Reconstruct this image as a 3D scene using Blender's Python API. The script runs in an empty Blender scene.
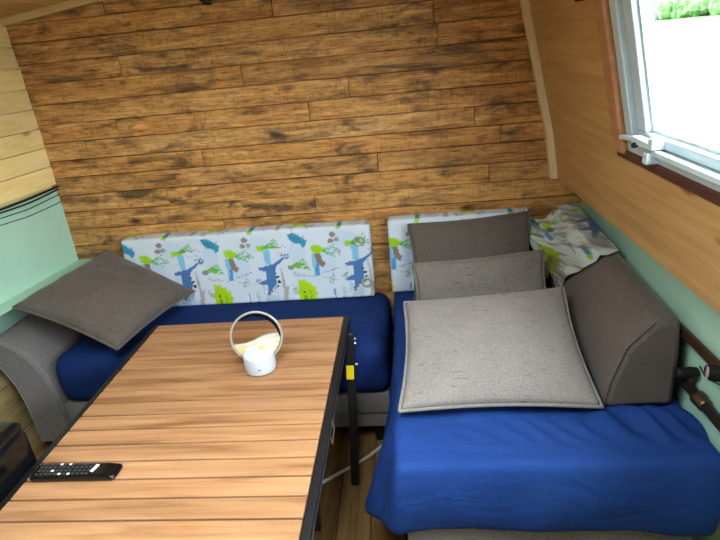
import bpy, bmesh, math, random
import numpy as np
from mathutils import Vector, Matrix, noise

random.seed(7)
scene = bpy.context.scene
COL = scene.collection

# ------------------------------------------------------------------ camera
cam_d = bpy.data.cameras.new('camera')
cam = bpy.data.objects.new('camera', cam_d)
COL.objects.link(cam)
right = Vector((0.99349773, 0.0673996, -0.09175814))
down = Vector((-0.05800081, -0.39389379, -0.91732414))
fwd = Vector((-0.09797025, 0.9166815, -0.38742336))
M = Matrix((right, -down, -fwd)).transposed().to_4x4()
M.translation = Vector((0, 0, 1.32))
cam.matrix_world = M
cam_d.sensor_width = 36
cam_d.sensor_fit = 'HORIZONTAL'
cam_d.lens = 523.6268 / 720 * 36
cam_d.clip_start = 0.02
cam_d.clip_end = 1000
scene.camera = cam

# ------------------------------------------------------------------ world / light / exposure
world = bpy.data.worlds.new('sky')
scene.world = world
world.use_nodes = True
wn = world.node_tree
wn.nodes.clear()
w_out = wn.nodes.new('ShaderNodeOutputWorld')
w_bg = wn.nodes.new('ShaderNodeBackground')
w_bg.inputs['Strength'].default_value = 9.0
w_tc = wn.nodes.new('ShaderNodeTexCoord')
w_sep = wn.nodes.new('ShaderNodeSeparateXYZ')
w_ramp = wn.nodes.new('ShaderNodeValToRGB')
w_ramp.color_ramp.elements[0].position = 0.0
w_ramp.color_ramp.elements[0].color = (0.80, 0.88, 0.93, 1)
w_ramp.color_ramp.elements[1].position = 0.7
w_ramp.color_ramp.elements[1].color = (0.84, 0.94, 1.0, 1)
wn.links.new(w_tc.outputs['Generated'], w_sep.inputs[0])
wn.links.new(w_sep.outputs['Z'], w_ramp.inputs['Fac'])
wn.links.new(w_ramp.outputs['Color'], w_bg.inputs['Color'])
wn.links.new(w_bg.outputs[0], w_out.inputs['Surface'])

def portal(name, loc, sx, sy, direction):
    """Daylight portal in a window or hatch opening (helps the sky light find the opening)."""
    d = bpy.data.lights.new(name, 'AREA')
    d.shape = 'RECTANGLE'
    d.size, d.size_y = sx, sy
    d.cycles.is_portal = True
    o = bpy.data.objects.new(name, d)
    COL.objects.link(o)
    o.location = loc
    o.rotation_euler = Vector(direction).to_track_quat('-Z', 'Y').to_euler()
    return o

scene.view_settings.view_transform = 'Standard'
scene.view_settings.look = 'None'
scene.view_settings.gamma = 1.0
scene.view_settings.use_curve_mapping = False
scene.view_settings.exposure = 1.4
scene.cycles.max_bounces = 10
scene.cycles.diffuse_bounces = 6
scene.cycles.transparent_max_bounces = 12
scene.cycles.sample_clamp_indirect = 6.0

# ------------------------------------------------------------------ helpers
def s2l(c):
    c = c / 255.0
    return c / 12.92 if c <= 0.04045 else ((c + 0.055) / 1.055) ** 2.4

def rgb(r, g, b):
    return (s2l(r), s2l(g), s2l(b), 1.0)

class NT:
    """small wrapper for building node materials"""
    def __init__(self, name, rough=0.6, spec=0.3):
        self.m = bpy.data.materials.new(name)
        self.m.use_nodes = True
        self.t = self.m.node_tree
        self.bsdf = self.t.nodes['Principled BSDF']
        self.bsdf.inputs['Roughness'].default_value = rough
        self.bsdf.inputs['Specular IOR Level'].default_value = spec
    def n(self, kind, **kw):
        x = self.t.nodes.new(kind)
        for k, v in kw.items():
            if hasattr(x, k):
                setattr(x, k, v)
            else:
                x.inputs[k].default_value = v
        return x
    def l(self, a, b):
        self.t.links.new(a, b)
    def coord(self, scale=(1, 1, 1), rnd=False, rot=(0, 0, 0)):
        tc = self.n('ShaderNodeTexCoord')
        src = tc.outputs['Object']
        if rnd:
            at = self.n('ShaderNodeAttribute', attribute_name='rnd')
            ml = self.n('ShaderNodeVectorMath', operation='SCALE')
            ml.inputs[0].default_value = (13.7, 7.3, 5.1)
            self.l(at.outputs['Fac'], ml.inputs['Scale'])
            ad = self.n('ShaderNodeVectorMath', operation='ADD')
            self.l(src, ad.inputs[0]); self.l(ml.outputs[0], ad.inputs[1])
            src = ad.outputs[0]
        mp = self.n('ShaderNodeMapping')
        mp.inputs['Scale'].default_value = scale
        mp.inputs['Rotation'].default_value = rot
        self.l(src, mp.inputs['Vector'])
        return mp.outputs[0]
    def noise(self, vec, scale=5, detail=4, rough=0.55, dist=0.0):
        x = self.n('ShaderNodeTexNoise')
        x.inputs['Scale'].default_value = scale
        x.inputs['Detail'].default_value = detail
        x.inputs['Roughness'].default_value = rough
        x.inputs['Distortion'].default_value = dist
        self.l(vec, x.inputs['Vector'])
        return x.outputs['Fac']
    def ramp(self, fac, stops):
        x = self.n('ShaderNodeValToRGB')
        e = x.color_ramp.elements
        while len(e) < len(stops):
            e.new(0.5)
        for i, (p, c) in enumerate(stops):
            e[i].position = p
            e[i].color = c if len(c) == 4 else (*c, 1)
        self.l(fac, x.inputs['Fac'])
        return x.outputs['Color']
    def mix(self, a, b, fac, mode='MIX'):
        x = self.n('ShaderNodeMix', data_type='RGBA', blend_type=mode)
        ins = [i for i in x.inputs if i.type == 'RGBA']
        f = x.inputs[0]
        if isinstance(fac, (int, float)): f.default_value = fac
        else: self.l(fac, f)
        for v, s in ((a, ins[0]), (b, ins[1])):
            if isinstance(v, tuple): s.default_value = v
            else: self.l(v, s)
        return [o for o in x.outputs if o.type == 'RGBA'][0]
    def base(self, c):
        if isinstance(c, tuple): self.bsdf.inputs['Base Color'].default_value = c
        else: self.l(c, self.bsdf.inputs['Base Color'])
        return self
    def bump(self, h, strength=0.3, dist=0.002):
        x = self.n('ShaderNodeBump')
        x.inputs['Strength'].default_value = strength
        x.inputs['Distance'].default_value = dist
        self.l(h, x.inputs['Height'])
        self.l(x.outputs[0], self.bsdf.inputs['Normal'])
        return self

BW = lambda v: (v, v, v, 1)

def mat_plain(name, col, rough=0.5, spec=0.4, metal=0.0, var=0.06):
    k = NT(name, rough, spec)
    v = k.noise(k.coord(), 14, 3)
    c = tuple(col)
    lo = tuple(x * (1 - var) for x in c[:3]) + (1,)
    hi = tuple(min(1, x * (1 + var)) for x in c[:3]) + (1,)
    k.base(k.ramp(v, [(0.3, lo), (0.7, hi)]))
    k.bsdf.inputs['Metallic'].default_value = metal
    return k.m

def mat_rustic():
    k = NT('rustic_stained_planks', 0.62, 0.25)
    v = k.coord((1, 1, 1), True)
    at = k.n('ShaderNodeAttribute', attribute_name='rnd')
    vs = k.coord((1.6, 1, 16), True)
    grain = k.noise(vs, 3.0, 8, 0.65, 0.6)
    base = k.ramp(grain, [(0.26, rgb(132, 94, 54)), (0.45, rgb(196, 151, 96)), (0.6, rgb(216, 175, 118)), (0.8, rgb(234, 202, 152))])
    tone = k.ramp(at.outputs['Fac'], [(0.0, rgb(226, 208, 182)), (0.35, rgb(255, 236, 204)), (0.7, rgb(246, 222, 182)), (1.0, rgb(255, 248, 234))])
    base = k.mix(base, tone, 0.8, 'MULTIPLY')
    # weathered grey-black patches, longer along the board
    blot = k.noise(k.coord((1.0, 1, 3.4), True), 5.5, 6, 0.62, 0.8)
    bm = k.ramp(blot, [(0.50, BW(0)), (0.66, BW(1))])
    base = k.mix(base, rgb(80, 64, 46), k.mix(BW(0), BW(0.85), bm))
    # saw marks across the board
    saw = k.noise(k.coord((46, 1, 2.8), True), 2.2, 4, 0.7, 0.4)
    sm = k.mix(BW(0), k.ramp(saw, [(0.54, BW(0)), (0.74, BW(1))]), k.ramp(k.noise(k.coord((2.2, 1, 5), True), 3.0, 3), [(0.42, BW(0)), (0.62, BW(1))]))
    base = k.mix(base, rgb(84, 58, 34), k.mix(BW(0), BW(0.55), sm))
    # knots
    vo = k.n('ShaderNodeTexVoronoi')
    vo.inputs['Scale'].default_value = 1.0
    k.l(k.coord((4.2, 1, 9.0), True), vo.inputs['Vector'])
    kn = k.ramp(vo.outputs['Distance'], [(0.05, BW(1)), (0.17, BW(0))])
    base = k.mix(base, rgb(44, 26, 12), k.mix(BW(0), BW(0.85), kn))
    # short dark scratches along grain
    sc = k.noise(k.coord((5, 1, 120), True), 3.0, 3, 0.5)
    sm2 = k.ramp(sc, [(0.62, BW(0)), (0.70, BW(1))])
    base = k.mix(base, rgb(56, 34, 14), k.mix(BW(0), BW(0.6), sm2))
    fine = k.noise(k.coord((3.5, 1, 75), True), 3.0, 5, 0.7, 0.3)
    base = k.mix(base, k.ramp(fine, [(0.32, BW(0.34)), (0.47, BW(0.92)), (0.62, BW(1.2))]), 0.85, 'MULTIPLY')
    mot = k.noise(k.coord((9, 1, 22), True), 3.2, 6, 0.75, 0.8)          # distressed mottling
    base = k.mix(base, k.ramp(mot, [(0.36, BW(0.42)), (0.46, BW(1.0)), (0.66, BW(1.25))]), 0.7, 'MULTIPLY')
    cross = k.noise(k.coord((95, 1, 3), True), 2.4, 3, 0.7)
    base = k.mix(base, k.ramp(cross, [(0.34, BW(0.66)), (0.5, BW(1.0))]), k.ramp(k.noise(k.coord((1.7, 1, 9), True), 2.5, 2), [(0.4, BW(0)), (0.6, BW(0.8))]), 'MULTIPLY')
    k.base(base)
    k.bump(fine, 0.35, 0.003)
    return k.m

def mat_board(name, dark, mid, light, scale=(1.5, 1.5, 22), knots=None, rough=0.55, seam=None, axis='Z', tone=0.2):
    """Planed softwood boards: grain along one axis, optional knots and board seams every `seam` metres."""
    k = NT(name, rough, 0.3)
    g = k.noise(k.coord(scale, True), 2.6, 6, 0.55, 0.5)
    base = k.ramp(g, [(0.25, dark), (0.5, mid), (0.78, light)])
    at = k.n('ShaderNodeAttribute', attribute_name='rnd')
    tn = k.ramp(at.outputs['Fac'], [(0, BW(1 - tone)), (1, BW(1))])
    base = k.mix(base, tn, 1.0, 'MULTIPLY')
    if knots:
        vo = k.n('ShaderNodeTexVoronoi')
        vo.inputs['Scale'].default_value = 1.0
        k.l(k.coord(knots[1], True), vo.inputs['Vector'])
        kn = k.ramp(vo.outputs['Distance'], [(0.035, BW(1)), (0.10, BW(0))])
        base = k.mix(base, knots[0], k.mix(BW(0), BW(0.8), kn))
    k.base(base)
    k.bump(g, 0.12, 0.002)
    return k.m

def mat_fabric(name, dark, light, weave=420, fleck=True, rough=0.92, stretch=(1, 1, 1), bump=0.5):
    k = NT(name, rough, 0.12)
    w = k.noise(k.coord(stretch), weave, 2, 0.6)
    big = k.noise(k.coord(), 9, 4, 0.6)
    c = k.ramp(w, [(0.3, dark), (0.7, light)])
    c = k.mix(c, k.ramp(big, [(0.3, BW(0.86)), (0.7, BW(1.0))]), 1.0, 'MULTIPLY')
    if fleck:
        f = k.noise(k.coord((stretch[0] * 0.4, stretch[1], stretch[2])), weave * 0.33, 1, 0.5)
        fm = k.ramp(f, [(0.66, BW(0)), (0.74, BW(1))])
        c = k.mix(c, tuple(x * 0.55 for x in dark[:3]) + (1,), k.mix(BW(0), BW(0.6), fm))
    k.base(c)
    k.bsdf.inputs['Sheen Weight'].default_value = 0.15
    k.bump(w, bump, 0.001)
    return k.m

def mat_sheet(name, c0, c1):
    k = NT(name, 0.75, 0.1)
    w = k.noise(k.coord(), 600, 2)
    big = k.noise(k.coord((1, 1, 1)), 4, 3)
    c = k.ramp(big, [(0.3, c0), (0.7, c1)])
    k.base(c)
    wr = k.noise(k.coord((2, 7, 4)), 3.0, 4, 0.55, 1.2)
    k.bump(wr, 0.35, 0.02)
    return k.m

def mat_print():
    k = NT('dinosaur_print_cotton', 0.85, 0.15)
    at = k.n('ShaderNodeAttribute', attribute_name='print')
    w = k.noise(k.coord(), 500, 2)
    k.base(k.mix(at.outputs['Color'], k.ramp(w, [(0.3, BW(0.92)), (0.7, BW(1))]), 1.0, 'MULTIPLY'))
    big = k.noise(k.coord((1, 1, 1)), 14, 3, 0.5, 0.6)
    k.bump(big, 0.35, 0.012)
    return k.m

def mat_glass(name, tint=(1, 1, 1, 1), gloss=0.08):
    m = bpy.data.materials.new(name)
    m.use_nodes = True
    t = m.node_tree
    t.nodes.clear()
    o = t.nodes.new('ShaderNodeOutputMaterial')
    mx = t.nodes.new('ShaderNodeMixShader')
    tr = t.nodes.new('ShaderNodeBsdfTransparent'); tr.inputs['Color'].default_value = tint
    gl = t.nodes.new('ShaderNodeBsdfGlossy'); gl.inputs['Roughness'].default_value = 0.02
    fr = t.nodes.new('ShaderNodeLayerWeight'); fr.inputs['Blend'].default_value = 0.5
    pw = t.nodes.new('ShaderNodeMath'); pw.operation = 'POWER'; pw.inputs[1].default_value = 5.0
    mp = t.nodes.new('ShaderNodeMath'); mp.operation = 'MULTIPLY_ADD'; mp.inputs[1].default_value = 0.9; mp.inputs[2].default_value = gloss * 0.4
    t.links.new(fr.outputs['Facing'], pw.inputs[0])
    t.links.new(pw.outputs[0], mp.inputs[0])
    t.links.new(mp.outputs[0], mx.inputs['Fac'])
    t.links.new(tr.outputs[0], mx.inputs[1]); t.links.new(gl.outputs[0], mx.inputs[2])
    t.links.new(mx.outputs[0], o.inputs['Surface'])
    return m

class MB:
    """mesh builder: collects shapes, builds ONE mesh object"""
    def __init__(self):
        self.v, self.f, self.r, self.fm = [], [], [], []
    def add(self, verts, faces, rnd=0.5, mi=0):
        b = len(self.v)
        self.v += [tuple(p) for p in verts]
        self.r += [rnd] * len(verts)
        self.f += [tuple(b + i for i in f) for f in faces]
        self.fm += [mi] * len(faces)
        return self
    def box(self, x0, x1, y0, y1, z0, z1, rnd=0.5, mi=0, bev=0.0, fn=None):
        if bev > 0:
            bm = bmesh.new()
            bmesh.ops.create_cube(bm, size=1.0)
            for p in bm.verts:
                p.co = Vector(((x0 + x1) / 2 + p.co.x * (x1 - x0), (y0 + y1) / 2 + p.co.y * (y1 - y0), (z0 + z1) / 2 + p.co.z * (z1 - z0)))
            bmesh.ops.bevel(bm, geom=bm.edges[:], offset=bev, segments=2, profile=0.5, affect='EDGES')
            bm.verts.index_update()
            vs = [p.co.copy() for p in bm.verts]; fs = [[q.index for q in f.verts] for f in bm.faces]
            bm.free()
        else:
            vs = [(x, y, z) for x in (x0, x1) for y in (y0, y1) for z in (z0, z1)]
            fs = [(0, 1, 3, 2), (4, 6, 7, 5), (0, 4, 5, 1), (2, 3, 7, 6), (0, 2, 6, 4), (1, 5, 7, 3)]
        if fn: vs = [fn(Vector(p)) for p in vs]
        return self.add(vs, fs, rnd, mi)
    def tube(self, pts, r, seg=10, rnd=0.5, mi=0, cap=True):
        pts = [Vector(p) for p in pts]
        rs = r if isinstance(r, (list, tuple)) else [r] * len(pts)
        vs, fs = [], []
        prev = None
        for i, p in enumerate(pts):
            t = (pts[min(i + 1, len(pts) - 1)] - pts[max(i - 1, 0)]).normalized()
            a = prev if prev is not None else (Vector((0, 0, 1)) if abs(t.z) < 0.9 else Vector((1, 0, 0)))
            n = (a - t * a.dot(t)).normalized()
            prev = n
            b = t.cross(n)
            for k in range(seg):
                an = 2 * math.pi * k / seg
                vs.append(p + (n * math.cos(an) + b * math.sin(an)) * rs[i])
        for i in range(len(pts) - 1):
            for k in range(seg):
                fs.append((i * seg + k, i * seg + (k + 1) % seg, (i + 1) * seg + (k + 1) % seg, (i + 1) * seg + k))
        if cap:
            fs.append(tuple(range(seg - 1, -1, -1)))
            fs.append(tuple((len(pts) - 1) * seg + k for k in range(seg)))
        return self.add(vs, fs, rnd, mi)
    def bar(self, a, b, w, h, up=(0, 0, 1), rnd=0.5, mi=0):
        a, b = Vector(a), Vector(b)
        t = (b - a).normalized()
        s = t.cross(Vector(up)).normalized()
        u = s.cross(t)
        vs = [p + s * (w / 2 * i) + u * (h / 2 * j) for p in (a, b) for i in (-1, 1) for j in (-1, 1)]
        return self.add(vs, [(0, 1, 3, 2), (4, 6, 7, 5), (0, 4, 5, 1), (2, 3, 7, 6), (0, 2, 6, 4), (1, 5, 7, 3)], rnd, mi)
    def lathe(self, prof, seg=32, c=(0, 0, 0), rnd=0.5, mi=0):
        vs, fs = [], []
        for (r, z) in prof:
            for k in range(seg):
                a = 2 * math.pi * k / seg
                vs.append((c[0] + r * math.cos(a), c[1] + r * math.sin(a), c[2] + z))
        for i in range(len(prof) - 1):
            for k in range(seg):
                fs.append((i * seg + k, i * seg + (k + 1) % seg, (i + 1) * seg + (k + 1) % seg, (i + 1) * seg + k))
        return self.add(vs, fs, rnd, mi)
    def prism(self, poly, y0, y1, rnd=0.5, mi=0):
        """poly in (x, z), extruded along y"""
        n = len(poly)
        vs = [(x, y0, z) for x, z in poly] + [(x, y1, z) for x, z in poly]
        fs = [tuple(range(n)), tuple(range(2 * n - 1, n - 1, -1))] + [(i, i + n, (i + 1) % n + n, (i + 1) % n) for i in range(n)]
        return self.add(vs, fs, rnd, mi)
    def build(self, name, mats, parent=None, smooth=False, bevel=0.0, fix=True, xf=None, sub=0):
        me = bpy.data.meshes.new(name)
        vs = self.v if xf is None else [xf(Vector(p)) for p in self.v]
        me.from_pydata([tuple(p) for p in vs], [], self.f)
        if not isinstance(mats, (list, tuple)): mats = [mats]
        for m in mats: me.materials.append(m)
        me.polygons.foreach_set('material_index', self.fm)
        at = me.attributes.new('rnd', 'FLOAT', 'POINT')
        at.data.foreach_set('value', self.r)
        if fix:
            bm = bmesh.new(); bm.from_mesh(me)
            bmesh.ops.recalc_face_normals(bm, faces=bm.faces[:])
            bm.to_mesh(me); bm.free()
        if smooth:
            me.polygons.foreach_set('use_smooth', [True] * len(me.polygons))
            if smooth != 'all':
                try: me.set_sharp_from_angle(angle=math.radians(42))
                except Exception: pass
        o = bpy.data.objects.new(name, me)
        COL.objects.link(o)
        if parent is not None:
            o.parent = parent
            o.matrix_parent_inverse = Matrix.Identity(4)
            if parent.type == 'EMPTY':
                inv = Matrix.Translation(-Vector(parent.location))
                if parent.parent is None: me.transform(inv)
            elif parent.get('_off') is not None:
                me.transform(Matrix.Translation(-Vector(parent['_off'])))
        if bevel > 0:
            b = o.modifiers.new('bevel', 'BEVEL'); b.width = bevel; b.segments = 2; b.limit_method = 'ANGLE'
        if sub:
            s = o.modifiers.new('sub', 'SUBSURF'); s.levels = sub; s.render_levels = sub
        return o

# every mesh is written in world coordinates; a part below an Empty is shifted by the Empty's location
OFF = {}
def thing(name, label, cat, loc, group=None):
    o = bpy.data.objects.new(name, None)
    o.empty_display_size = 0.05
    COL.objects.link(o)
    o.location = loc
    o['label'] = label; o['category'] = cat
    if group: o['group'] = group
    OFF[o] = Vector(loc)
    return o

def part(mb, name, mats, parent, **kw):
    """part (or sub-part) written in world coordinates"""
    root = parent
    while root.parent is not None: root = root.parent
    off = Vector(root.location)
    o = mb.build(name, mats, None, **kw)
    o.data.transform(Matrix.Translation(-off))
    o.parent = parent
    return o

def tag(o, label, cat, group=None, kind=None):
    o['label'] = label; o['category'] = cat
    if group: o['group'] = group
    if kind: o['kind'] = kind
    return o

def structure(o, kind='structure'):
    o['kind'] = kind
    return o

def nz(x, y, z=0.0, s=1.0):
    return noise.noise(Vector((x * s, y * s, z * s)))

def grid_faces(nu, nv, base=0):
    return [(base + i * (nv + 1) + j, base + (i + 1) * (nv + 1) + j, base + (i + 1) * (nv + 1) + j + 1, base + i * (nv + 1) + j + 1) for i in range(nu) for j in range(nv)]

def round_box(x0, x1, y0, y1, z0, z1, r, step=0.03, deform=None):
    """soft box: rounded edges, dense enough for wrinkles"""
    bm = bmesh.new()
    nx, ny, nzc = (max(3, int((b - a) / step)) for a, b in ((x0, x1), (y0, y1), (z0, z1)))
    vid = {}
    verts, faces = [], []
    def vert(i, j, k):
        if (i, j, k) not in vid:
            p = Vector((x0 + (x1 - x0) * i / nx, y0 + (y1 - y0) * j / ny, z0 + (z1 - z0) * k / nzc))
            q = Vector((min(max(p.x, x0 + r), x1 - r), min(max(p.y, y0 + r), y1 - r), min(max(p.z, z0 + r), z1 - r)))
            d = p - q
            n = d.normalized() if d.length > 1e-6 else Vector((0, 0, 1))
            p2 = q + n * r if d.length > 1e-6 else p
            if deform: p2 = deform(p2, n)
            vid[(i, j, k)] = len(verts); verts.append(p2)
        return vid[(i, j, k)]
    for i in range(nx):
        for j in range(ny):
            for k in (0, nzc):
                faces.append([vert(i, j, k), vert(i + 1, j, k), vert(i + 1, j + 1, k), vert(i, j + 1, k)])
    for i in range(nx):
        for k in range(nzc):
            for j in (0, ny):
                faces.append([vert(i, j, k), vert(i + 1, j, k), vert(i + 1, j, k + 1), vert(i, j, k + 1)])
    for j in range(ny):
        for k in range(nzc):
            for i in (0, nx):
                faces.append([vert(i, j, k), vert(i, j + 1, k), vert(i, j + 1, k + 1), vert(i, j, k + 1)])
    bm.free()
    mb = MB(); mb.add(verts, faces)
    return mb

# ------------------------------------------------------------------ materials
M_RUSTIC = mat_rustic()
M_PINE = mat_board('varnished_pine_boards', rgb(240, 208, 132), rgb(250, 224, 152), rgb(254, 236, 176), (22, 1.5, 22), (rgb(170, 118, 62), (9, 3.2, 9)), 0.5)
M_PLY = mat_board('honey_varnished_panel', rgb(182, 136, 80), rgb(200, 154, 94), rgb(214, 170, 112), (20, 1.2, 20), (rgb(120, 72, 30), (7, 3.4, 9)), 0.45)
M_CEIL = mat_board('ceiling_boards', rgb(200, 152, 90), rgb(216, 170, 106), rgb(226, 184, 122), (20, 1.2, 20), None, 0.45)
M_BATTEN = mat_board('pale_pine_batten', rgb(232, 202, 156), rgb(244, 220, 176), rgb(250, 230, 190), (14, 14, 2), (rgb(130, 84, 40), (20, 20, 6)), 0.5)
M_BATTENX = mat_board('pale_pine_cornice', rgb(204, 164, 104), rgb(220, 184, 124), rgb(232, 200, 146), (2, 14, 14), None, 0.5)
M_MAHOG = mat_board('mahogany_window_trim', rgb(150, 100, 68), rgb(180, 124, 86), rgb(200, 146, 108), (16, 2, 10), None, 0.4)
M_FRONT = mat_board('dark_brown_boards', rgb(52, 38, 26), rgb(70, 52, 36), rgb(88, 66, 46), (14, 2, 2))
M_SHADETRIM = mat_board('shaded_mahogany_trim', rgb(70, 38, 26), rgb(92, 52, 36), rgb(110, 66, 46), (16, 2, 10), None, 0.5)  # window trim mahogany, darkened to stand for shade on the lower strip
M_FLOOR = mat_board('worn_oak_floorboards', rgb(104, 76, 42), rgb(148, 114, 70), rgb(178, 142, 94), (18, 1.6, 18), None, 0.42, tone=0.35)
M_LINING = mat_board('olive_brown_lining_boards', rgb(140, 122, 80), rgb(176, 156, 106), rgb(196, 176, 126), (18, 1.6, 18), None, 0.5, tone=0.3)
M_SLAT = mat_board('printed_teak_slats', rgb(122, 80, 48), rgb(172, 126, 86), rgb(194, 150, 108), (1.1, 16, 4), None, 0.42, tone=0.16)
M_GREEN = mat_plain('mint_green_paint', rgb(178, 220, 198), 0.55, 0.3, var=0.03)
M_WHITE = mat_plain('white_upvc', rgb(186, 202, 208), 0.35, 0.5, var=0.02)
M_RUBBER = mat_plain('grey_window_gasket', rgb(70, 76, 78), 0.7, 0.2)
M_BLACK = mat_plain('black_powder_coat', rgb(22, 23, 25), 0.45, 0.4)
M_GLOSSBLACK = mat_plain('gloss_black_plastic', rgb(12, 15, 17), 0.16, 0.5)
M_MATBLACK = mat_plain('matt_black_plastic', rgb(16, 16, 17), 0.6, 0.3)
M_STEEL = mat_plain('bright_steel', rgb(190, 194, 198), 0.3, 0.5, 1.0)
M_COPPER = mat_plain('dull_copper_pipe', rgb(84, 56, 38), 0.4, 0.5, 0.7)
M_DARKPIPE = mat_plain('dark_bronze_pipe', rgb(44, 38, 32), 0.4, 0.5, 0.5)
M_BRASS = mat_plain('brass_fitting', rgb(104, 88, 66), 0.4, 0.5, 0.9)
M_YELLOW = mat_plain('yellow_sticker', rgb(250, 216, 20), 0.5, 0.3, var=0.02)
M_WHITEPL = mat_plain('white_plastic', rgb(196, 206, 216), 0.4, 0.4, var=0.02)
M_CABLEW = mat_plain('white_cable_sleeve', rgb(222, 218, 208), 0.5, 0.3)
M_CABLEB = mat_plain('black_cable_sleeve', rgb(22, 24, 26), 0.6, 0.3)
M_GREYBTN = mat_plain('grey_rubber_button', rgb(58, 60, 64), 0.6, 0.3)
M_WHITEBTN = mat_plain('white_rubber_button', rgb(226, 228, 230), 0.6, 0.3)
M_SOFA = mat_fabric('taupe_sofa_weave', rgb(108, 104, 102), rgb(146, 142, 139), 380)
M_PILLOW = mat_fabric('brown_grey_cushion_weave', rgb(82, 74, 68), rgb(112, 103, 95), 360)
M_PILLOWM = mat_fabric('mid_grey_cushion_weave', rgb(100, 93, 87), rgb(132, 124, 117), 340, stretch=(0.6, 1.3, 1))
M_BOLSTER = mat_fabric('dark_brown_bolster_weave', rgb(84, 75, 68), rgb(116, 105, 97), 400)
M_PILLOWL = mat_fabric('light_grey_cushion_weave', rgb(126, 120, 115), rgb(156, 149, 143), 330, stretch=(0.5, 1.4, 1))
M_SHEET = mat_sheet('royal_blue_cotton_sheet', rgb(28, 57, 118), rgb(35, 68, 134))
M_SHEET_SHADE = mat_sheet('shaded_cotton_sheet', rgb(22, 42, 90), rgb(27, 51, 106))  # sheet blue darkened to put the seat's shade into the colour
M_PRINT = mat_print()
M_GLASS = mat_glass('window_glass')
M_DISC = mat_glass('lamp_disc_liquid', (0.97, 0.95, 0.93, 1), 0.15)
M_SILVER = mat_plain('grey_rim', rgb(176, 176, 170), 0.3, 0.5, 0.3)
M_PINK = mat_plain('pale_valve_face', rgb(196, 160, 158), 0.5, 0.3)

def mat_sand():
    k = NT('white_and_gold_sand', 0.7, 0.2)
    v = k.noise(k.coord((1, 1, 2.4)), 26, 3, 0.5, 0.5)
    k.base(k.ramp(v, [(0.50, rgb(206, 208, 202)), (0.60, rgb(204, 192, 120)), (0.68, rgb(212, 204, 150))]))
    return k.m
M_SAND = mat_sand()

# ------------------------------------------------------------------ setting
YW = 1.92                      # inner face of the plank wall
def xl(y):                     # left wall: the hull narrows towards the plank wall
    return -1.352 - 0.11 * (YW - max(y, 0.5))
Y0 = -1.7                      # end of the cabin behind the camera
# profile of the right-hand panel: bottom edge, kink, top
PB, PK, PT = (0.539, 0.829), (0.516, 0.987), (0.3750, 1.610)
def panel_x(z):
    return PK[0] + (PT[0] - PK[0]) * (z - PK[1]) / (PT[1] - PK[1]) if z > PK[1] else PB[0] + (PK[0] - PB[0]) * (z - PB[1]) / (PK[1] - PB[1])

# floor: boards running towards the plank wall
mb = MB()
x = -1.95
while x < 0.70:
    w = 0.105
    y = Y0 - random.random() * 0.8
    while y < YW:
        L = 0.9 + random.random() * 0.9
        mb.box(x + 0.0015, x + w - 0.0015, max(y, Y0) + 0.001, min(y + L, YW + 0.02) - 0.001, -0.02, 0.0, random.random(), bev=0.0015)
        y += L
    x += w
mb.box(-1.95, 0.72, Y0, YW + 0.03, -0.04, -0.015, 0.0)
structure(mb.build('floor', M_FLOOR))

# plank wall at the end of the cabin
rows = [1.505, 1.443, 1.375, 1.307, 1.236, 1.166, 1.099, 1.031, 0.967, 0.897, 0.828, 0.756, 0.686, 0.616, 0.546, 0.476, 0.406, 0.336, 0.266, 0.196, 0.126, 0.056, -0.01]
rows = [1.645, 1.575] + rows
joints = {1: [-0.985], 2: [-0.41, 0.2], 3: [0.12], 4: [-0.98, 0.13], 5: [-0.55], 6: [-0.18], 7: [-1.05, -0.33], 8: [0.25], 9: [-0.75, 0.34], 10: [-0.1], 11: [-0.92, 0.3], 12: [-0.35]}
mb = MB()
for i in range(len(rows) - 1):
    zt, zb = rows[i], rows[i + 1]
    xs = [-1.42] + sorted(joints.get(i, [random.uniform(-0.9, 0.2)])) + [0.70 if zt < 0.84 else panel_x(zb) + 0.03]
    for a, b in zip(xs[:-1], xs[1:]):
        d = random.uniform(0, 0.004)
        e = random.uniform(-0.001, 0.001)
        mb.box(a + 0.001, b - 0.001, YW - d, YW + 0.02, zb + 0.0018 + e, zt - 0.0008, random.random(), bev=0.0018)
mb.box(-1.9, 0.70, YW + 0.015, YW + 0.05, -0.04, 0.86, 0.0)
mb.box(-1.9, 0.53, YW + 0.015, YW + 0.05, 0.86, 1.66, 0.0)
structure(mb.build('wall_back', M_RUSTIC, smooth=False))

# left wall: pine boards above, green paint, gunwale ledge, planked lining below
def left_strip(mb, dx0, z0, dx1, z1, t=0.02, rnd=0.5, y0=Y0, y1=YW, gap=0.0):
    ys = [y0] + ([0.5] if y0 < 0.5 < y1 else []) + [y1]
    for a, b in zip(ys[:-1], ys[1:]):
        vs = [(xl(y) + dx - o, y, z) for y in (a, b) for (dx, z) in ((dx0, z0 + gap), (dx1, z1 - gap)) for o in (0, t)]
        mb.add(vs, [(0, 1, 3, 2), (4, 6, 7, 5), (0, 4, 5, 1), (2, 3, 7, 6), (0, 2, 6, 4), (1, 5, 7, 3)], rnd)
mb = MB()
zs = np.linspace(0.945, 1.575, 10)
for a, b in zip(zs[:-1], zs[1:]):
    y = Y0
    segs = [(Y0, YW)]
    for s0, s1 in segs:
        cut = sorted([s0, s1] + [c for c in (random.uniform(-0.5, 1.8),) if s0 < c < s1])
        for c0, c1 in zip(cut[:-1], cut[1:]):
            left_strip(mb, 0, a, 0.002, b, 0.02, random.random(), c0 + 0.0007, c1 - 0.0007, 0.0012)
for s0, s1, z0, z1 in ((Y0, YW, 0.93, 1.62),):
    left_strip(mb, -0.02, z0, -0.012, z1, 0.02, 0.2, s0, s1)
structure(mb.build('wall_left', M_PINE))
mb = MB()
left_strip(mb, -0.01, 0.60, -0.006, 0.93, 0.03, 0.5)
structure(mb.build('trim_1', M_GREEN))
mb = MB()
left_strip(mb, 0.055, 0.624, 0.055, 0.630, 0.20, 0.5)
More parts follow.
